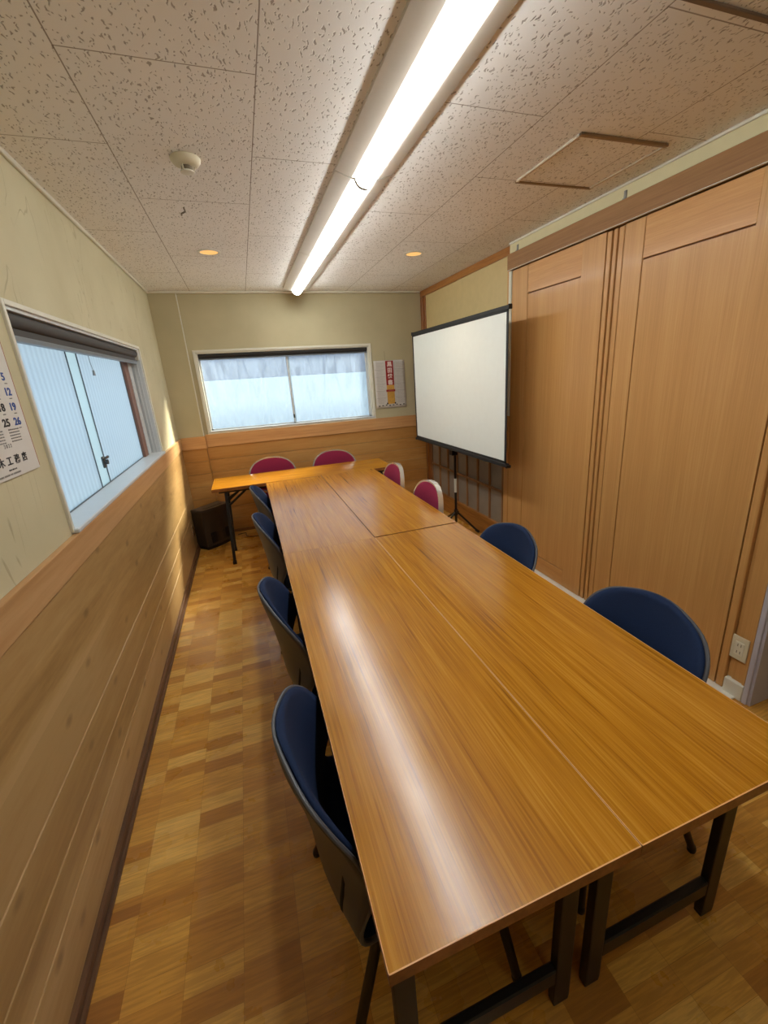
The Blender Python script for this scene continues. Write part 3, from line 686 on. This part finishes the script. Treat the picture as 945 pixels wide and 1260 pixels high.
def navy_chair(label):
    r = thing('shell_chair', label, 'chair', (0, 0, 0), 0, None)
    sh = MB().grid(lambda u, v: shell_pt(u, v), 22, 40).build('shell', SHELL, r, True)
    md = sh.modifiers.new('thick', 'SOLIDIFY'); md.thickness = .010; md.offset = 0
    pad = MB().grid(lambda u, v: shell_pt(u, .03 + v * .945, .008, .005 + .016 * (1 - abs(2 * u - 1) ** 6) * min(1, 12 * v, 12 * (1 - v))), 22, 40)
    pad = pad.build('padding', NAVY, r, True)
    md = pad.modifiers.new('thick', 'SOLIDIFY'); md.thickness = .010; md.offset = 0
    rim = []
    for k in range(41): rim.append(shell_pt(0, .02 + .975 * k / 40))
    for k in range(1, 12): rim.append(shell_pt(k / 12, .995))
    for k in range(41): rim.append(shell_pt(1, .02 + .975 * (40 - k) / 40))
    MB().tube(rim, .0048, 8).build('rim', SHELLR, r, True)
    for s in (-1, 1):   # recessed grip slots low on the back
        p = shell_pt(.5 + s * .37, .43); q_ = shell_pt(.5 + s * .37, .56)
        off = Vector((-.0005, s * .0005, 0))
        MB().tube([p.lerp(q_, k / 8) + (shell_pt(.5 + s * .37, .43 + .13 * k / 8) - p.lerp(q_, k / 8)) + off for k in range(9)], [.002, .005, .007, .008, .0085, .008, .007, .005, .002], 10).build('grip_slot', plain('black_slot', (10, 10, 12), .8), r, True)
    MB().box((-.12, -.17, .355), (.19, .17, .378), bev=.004).build('seat_frame', BLACKM, r)
    for sx, sy in ((1, 1), (1, -1), (-1, 1), (-1, -1)):
        top = Vector(((.17 if sx > 0 else -.09), sy * .16, .375)); mid = Vector(((.19 if sx > 0 else -.10), sy * .205, .360)); bot = Vector((.245 if sx > 0 else -.215, sy * .262, .012))
        MB().tube([top, mid, mid.lerp(bot, .5), bot], [.012, .013, .0135, .012], 10).lathe([(.001, 0), (.013, 0), (.014, .012), (.011, .022), (.001, .022)], 12, Matrix.Translation((bot.x, bot.y, 0))).build('leg', BLACKM, r, True)
    return r
NG = 'navy shell chairs along the table row'
nc = navy_chair('navy padded shell chair nearest the camera on the window side, its whole charcoal back showing')
nc['group'] = NG; nc.location = (.135, .450, 0)
copy_thing(nc, (.128, 1.21, 0), math.radians(2), 'second nearest navy shell chair on the window side, partly hidden behind the nearest one')
copy_thing(nc, (.128, 2.21, 0), 0, 'third navy shell chair from the camera on the window side, overlapping the farthest one')
copy_thing(nc, (.128, 3.00, 0), 0, 'navy shell chair on the window side farthest from the camera, next to the crosswise table')
copy_thing(nc, (.892, .512, 0), PI, 'navy shell chair on the door side, the one in front of the nearer wooden door')
copy_thing(nc, (.886, 1.305, 0), PI, 'navy shell chair on the door side between the screen tripod and the nearer navy chair')

# ------------------------------------------------------------------ maroon chairs with silver rim, local +X front
MP = [(.215, .420, .195), (.20, .445, .205), (.10, .452, .215), (-.05, .448, .215), (-.16, .445, .205)]
def maroon_chair(label):
    r = thing('banquet_chair', label, 'chair', (0, 0, 0), 0, None)
    def seat(u, v):
        a = 2 * PI * u; rr = 1
        ca, sa = math.cos(a), math.sin(a)
        ex = .205 * abs(ca) ** .7 * (1 if ca >= 0 else -1); ey = .215 * abs(sa) ** .7 * (1 if sa >= 0 else -1)
        prof = [(0.0, .425), (.97, .425), (1.0, .445), (.93, .468), (.6, .478), (0, .480)]
        k, z = lerp_prof([(p, q) for p, q in prof], v)
        return Vector((.02 + ex * max(k, 0), ey * max(k, 0), z))
    MB().grid(seat, 40, 16).build('seat', MAROON, r, True)
    # back: rounded outline, curved in plan, padded
    def outline(t):    # t 0..1 around, returns (y, z) offset from centre
        a = 2 * PI * t; ca, sa = math.cos(a), math.sin(a)
        return (.236 * abs(ca) ** .85 * (1 if ca >= 0 else -1), (.185 if sa > 0 else .155) * abs(sa) ** .85 * (1 if sa >= 0 else -1))
    def bk(y, z, dx=0): return Vector((-.215 - .10 * (z + .15) + .55 * y * y + dx, y, .635 + z))
    def pad_fn(sign, k0):
        def f(u, v):
            y, z = outline(u); k = v * k0
            return bk(y * k, z * k, .016 + sign * .017 * (1 - (v ** 4)))
        return f
    MB().grid(pad_fn(1, .985), 48, 10).grid(pad_fn(-1, .97), 48, 10).build('backrest', MAROON, r, True)
    ring = [bk(*outline(k / 48), .008) for k in range(49)]
    t = MB()
    # flat silver band around the back
    N = 64; prof = [(-.026, -.010), (-.026, .008), (.008, .010), (.008, -.004)]
    def band(u, v):
        y, z = outline(u); nrm = Vector((0, y / .236 ** 2, z / .17 ** 2)).normalized()
        j = v * 4; i = int(j) % 4; dx, dn = prof[i]
        return bk(y, z, .008 + dx) + nrm * dn
    t.grid(band, N, 4); t.build('rim', SILVER, r, True)
    for s in (-1, 1):
        top = bk(s * .200, -.09, -.012)
        MB().tube([top, Vector((-.215, s * .205, .50)), Vector((-.195, s * .205, .42)), Vector((-.225, s * .215, .2)), Vector((-.250, s * .222, .008))], .0105, 12).build('leg', CHROME, r, True)
        MB().tube([Vector((-.19, s * .203, .425)), Vector((.10, s * .203, .418)), Vector((.185, s * .205, .40)), Vector((.215, s * .212, .2)), Vector((.235, s * .220, .008))], .0105, 12).build('leg', CHROME, r, True)
    MB().tube([(-.19, 0, .41), (-.19, -.205, .41), (.15, -.205, .41), (.15, .205, .41), (-.19, .205, .41), (-.19, 0, .41)], .009, 10).build('seat_frame', CHROME, r, True)
    return r
MG = 'maroon banquet chairs with silver rims'
mc = maroon_chair('maroon silver-rimmed chair on the door side, directly left of the screen tripod'); mc['group'] = MG
mc.location = (.870, 2.36, 0); mc.rotation_euler = (0, 0, PI)
copy_thing(mc, (.866, 3.12, 0), PI, 'maroon silver-rimmed chair at the inner corner of long row and crosswise table, below the screen')
copy_thing(mc, (.10, 4.02, 0), -PI / 2, 'maroon silver-rimmed chair behind the crosswise table, below the left window pane')
copy_thing(mc, (.76, 4.02, 0), -PI / 2, 'maroon silver-rimmed chair behind the crosswise table, below the right window pane')

# ------------------------------------------------------------------ projection screen on tripod
SX = 1.70
ps = thing('projection_screen', 'large white projection screen with black border on a black tripod', 'projection screen', (SX + .07, 3.292, 0))
o = ps.location
def P(x, y, z): return Vector((x, y, z)) - o
y0, y1, zt, zb = 2.305, 4.10, 1.978, .872
MB().box(P(SX + .002, y0 + .022, zb + .035), P(SX + .004, y1 - .022, zt - .04)).build('screen_fabric', SCREENW, ps)
m = MB()
m.box(P(SX, y0, zb + .015), P(SX + .003, y0 + .024, zt - .02)); m.box(P(SX, y1 - .024, zb + .015), P(SX + .003, y1, zt - .02))
m.box(P(SX, y0, zb + .015), P(SX + .003, y1, zb + .037)); m.box(P(SX, y0, zt - .042), P(SX + .003, y1, zt - .02))
m.build('border', SCREENB, ps)
MB().box(P(SX - .006, y0 - .004, zt - .026), P(SX + .020, y1 + .004, zt), bev=.004, seg=2).build('top_bar', SCREENB, ps)
m = MB(); m.box(P(SX - .006, y0 - .004, zb - .010), P(SX + .030, y1 + .004, zb + .018), bev=.006, seg=3); m.build('case', SCREENB, ps)
for y in (y0 - .010, y1 + .010): MB().box(P(SX - .008, y - .010, zb - .014), P(SX + .034, y + .010, zb + .010), bev=.004).build('end_cap', BLACKM, ps)
for y in (y0 - .008, y1 + .0): MB().box(P(SX - .008, y - .006, zt - .028), P(SX + .022, y + .006, zt + .004), bev=.003).build('corner_clip', BLACKM, ps)
MB().tube([(0, 0, .09), (0, 0, .95)], .0125, 14).tube([(0, 0, .9), (0, 0, 1.975)], .0095, 14).build('pole', BLACKM, ps, True)
MB().tube([(0, 0, .425), (0, 0, .565)], .0140, 14).build('white_sticker', WHITEP, ps, True)
MB().tube([(0, 0, .185), (0, 0, .245)], .020, 14).box((-.012, -.045, .222), (.012, .0, .238), bev=.003).build('hub', BLACKM, ps, True)
MB().box((-.062, -.015, 1.945), (.012, .015, 1.972), bev=.003).build('hook_arm', BLACKM, ps)
MB().box((-.045, -.03, .80), (.016, .03, .86), bev=.004).build('case_bracket', BLACKM, ps)
for a, L in ((-27, .25), (200, .30), (92, .34)):
    d = Vector((math.cos(math.radians(a)), math.sin(math.radians(a)), 0))
    if a == -27: d = Vector((.175, -.13, 0)).normalized(); L = .225
    MB().tube([d * .018 + Vector((0, 0, .212)), d * L + Vector((0, 0, .014))], .0095, 10).tube([d * (L - .03) + Vector((0, 0, .038)), d * (L + .006) + Vector((0, 0, .013))], .013, 10).build('leg', BLACKM, ps, True)

# ------------------------------------------------------------------ fan heater in the far left corner
fh = thing('fan_heater', 'dark brown fan heater standing on the floor in the far left corner', 'heater', (-.578, 4.205, 0), math.radians(-45))
poly = []
for k in range(13):
    t = -1 + 2 * k / 12; poly.append((.170 * t, -.078 - .030 * (1 - t * t)))   # local -Y front... rotated to face the table
poly += [(.170, .070), (-.170, .070)]
fh.rotation_euler = (0, 0, math.radians(45))
m = MB().prism(poly, .022, .395, None, .006); m.build('body', HEATB, fh, True)
MB().prism([(x * 1.03, y * 1.04) for x, y in poly], .0, .030, None, .004).build('base', plain('black_heater_base', (26, 22, 20), .4), fh, True)
MB().prism([(x * 1.015, y * 1.02) for x, y in poly], .388, .410, None, .006).build('top_cover', plain('grey_heater_top', (70, 64, 58), .3), fh, True)
m = MB()
for k in range(7): m.box((-.115, -.1075, .060 + k * .014), (.115, -.098, .066 + k * .014), bev=.001)
m.build('louvre', plain('black_louvre', (12, 10, 10), .5), fh)
MB().box((-.120, -.1045, .052), (.120, -.094, .165), bev=.003).build('outlet_grille', plain('black_grille', (8, 7, 7), .6), fh)
MB().box((-.10, -.06, .409), (.10, -.02, .413), bev=.001).build('control_panel', plain('panel_dark', (40, 40, 42), .3), fh)
m = MB(); pts = []
for k in range(26):
    a = k / 25
    pts.append((-.36 + .24 * a + .03 * math.sin(9 * a), 4.34 - .14 * a + .05 * math.sin(7 * a), .006 + .002 * abs(math.sin(20 * a))))
tag(MB().tube(pts, .004, 8).build('power_cord', CORD, smooth=True), 'thin dark power cord curled on the floor behind the crosswise table, right of the heater', 'cord')
pts = [(1.60 + .30 * k / 20, 3.95 - .50 * k / 20 + .05 * math.sin(k * .5), .005) for k in range(21)]
tag(MB().tube(pts, .0035, 8).build('floor_cable', CORD, smooth=True), 'thin dark cable lying on the floor left of the screen tripod', 'cord')
wo_ = thing('gas_outlet', 'small bronze outlet ring on the left wainscot beside the fan heater', 'outlet', (XL + .010, 4.00, .23))
MB().box((0, -.030, -.055), (.006, .030, .055), bev=.002, seg=2).build('plate', plain('beige_plate', (170, 140, 104), .4), wo_)
MB().tube([(.008 + .012 * math.sin(PI * k / 16), 0, -.045 + .09 * k / 16) for k in range(17)], .004, 8).build('ring', plain('bronze_ring', (120, 92, 62), .3, .6), wo_, True)

# wall socket by the doors
so = thing('wall_socket', 'ivory double wall socket on the narrow panel beside the nearer door', 'socket', (XR, .6885, .262))
MB().box((-.006, -.036, -.060), (.002, .036, .060), bev=.003, seg=2).build('plate', IVORY, so)
MB().box((-.008, -.020, -.036), (-.004, .020, .036), bev=.002).build('insert', plain('socket_insert', (224, 218, 196), .4), so)
m = MB()
for z in (-.018, .018):
    for y in (-.007, .007): m.box((-.0086, y - .0014, z - .007), (-.0070, y + .0014, z + .007))
m.build('slots', plain('grey_slot', (110, 100, 84), .6), so)
MB().box((XR - .016, .60, 0), (XR + .02, .612, .0)).build('tmp', INKK) if False else None

# ------------------------------------------------------------------ calendars
RX = Matrix.Rotation(PI / 2, 4, 'X')
def on_left(y, z, d=.0006): # text lying on the left wall, read from inside the room
    return Matrix.Translation((d, y, z)) @ Matrix.Rotation(PI / 2, 4, 'Z') @ RX
cal = thing('wall_calendar', 'large white monthly calendar with black and blue dates on the left wall', 'calendar', (XL + .0035, 1.075, 1.357))
MB().box((0, -.255, 0), (.0025, .258, .56)).build('page', PAPER, cal)
MB().box((-.003, -.262, .006), (-.0002, .269, .566)).build('back_sheet', plain('red_brown_back_sheet', (150, 70, 58), .6), cal)
bk_, bb_, br_, bg_ = [], [], [], []
day = 1
D = .0030
for row in range(5):
    for colm in range(7):
        if row == 0 and colm < 2: continue
        if day > 28: break
        y = .205 - (6 - colm) * .0695; z = .288 - row * .0445
        lst = bb_ if colm == 6 else (br_ if colm == 0 else bk_)
        lst.append(text('t', str(day), .027, INKK, cal, on_left(y, z, D) @ Matrix.Diagonal((1.55, 1.15, 1, 1)), bold=.0009))
        bg_.append(text('t', 'ooooo', .006, INKG, cal, on_left(y + .006, z - .0185, D)))
        day += 1
for i, ch in enumerate('木工務店'): bk_.append(text('t', ch, .029, INKK, cal, on_left(.035 + .047 * i, .047, D) @ Matrix.Diagonal((1.15, 1, 1, 1)), bold=.0005))
for i, ch in enumerate('鈴'): bk_.append(text('t', ch, .029, INKK, cal, on_left(-.012, .047, D), bold=.0005))
bg_.append(text('t', '2 0 2 2', .016, INKG, cal, on_left(.10, .090, D)))
bk_.append(text('t', 'ooo oo o o', .010, INKK, cal, on_left(.085, .024, D)))
bg_.append(text('t', 'oooooo oooo ooooo oo ooooooo', .012, INKG, cal, on_left(.04, .012, D)))
for k in range(5): bg_.append(text('t', 'oo oo oo oo oo oo', .008, INKG, cal, on_left(.165, .135 - .0085 * k, D)))
for k in range(5): bg_.append(text('t', 'oo oo oo oo oo oo', .008, INKG, cal, on_left(.065, .135 - .0085 * k, D)))
bk_.append(text('t', '2', .12, INKK, cal, on_left(0, .42, D)))
join_mesh('black_dates', bk_[:-8], INKK, cal); join_mesh('shop_lettering', bk_[-8:], INKK, cal); join_mesh('blue_print', bb_, INKB, cal); join_mesh('red_print', br_, INKR, cal); join_mesh('grey_print', bg_, INKG, cal)

cal2 = thing('wall_poster_calendar', 'white calendar sheet with red and gold centre band beside the far window', 'calendar', (1.552, YB - .004, 1.205))
W2, H2 = .185, .525
MB().grid(lambda u, v: Vector(((2 * u - 1) * W2, -.006 * (1 - v) ** 3 * u - .001, H2 * v)), 12, 16).build('page', PAPER, cal2, True).modifiers.new('t', 'SOLIDIFY').thickness = .0012
def on_far(x, z, d=-.010): return Matrix.Translation((x, d, z)) @ RX
MB().box((-.048, -.0085, .255), (.046, -.0075, H2 - .004)).build('red_band', REDBAND, cal2)
m = MB(); m.box((-.046, -.0085, .045), (.044, -.0075, .255)); m.build('gold_band', GOLDBAND, cal2)
MB().box((-.056, -.0095, .182), (.054, -.0088, .206)).build('red_label', REDBAND, cal2)
tt = [text('t', ch, .058, PAPER, cal2, on_far(.0, .480 - .066 * i), bold=.002) for i, ch in enumerate('黒田総書')]
join_mesh('white_lettering', tt, plain('white_lettering', (236, 214, 208), .6), cal2)
tt = [text('t', '二〇二二', .018, PAPER, cal2, on_far(0, .194, -.0105))]
join_mesh('band_lettering', tt, plain('pink_lettering', (206, 150, 140), .6), cal2)
for s in (-1, 1):
    g = MB(); g.box((s * .118 - .058, -.0090, .05), (s * .118 - .0572, -.0080, .508))
    for i in range(6):
        z = .505 - i * .078
        g.box((s * .118 - .055, -.0088, z), (s * .118 + .055, -.0080, z + .0022))
        for k in range(1, 6): g.box((s * .118 - .040, -.0088, z - .012 * k), (s * .118 + .050 - .01 * (k % 3), -.0082, z - .012 * k + .0012))
    g.build('month_table', INKG, cal2)
g = MB()
for i in range(8): g.box((-.16 + .043 * i, -.0100, .022 + (i % 3) * .004), (-.16 + .043 * i + .02, -.0092, .032 + (i % 3) * .004), bev=.001)
for x in (-.05, .046): g.box((x - .008, -.0100, .042), (x + .008, -.0092, .060), bev=.002)
g.build('footer_print', INKK, cal2)
tag(MB().tube([(1.505, YB - .003, 1.735), (1.503, YB - .003, 1.83)], .0012, 6).build('hanging_string', plain('grey_string', (120, 112, 88), .7)),
    'thin string above the calendar beside the far window', 'string')
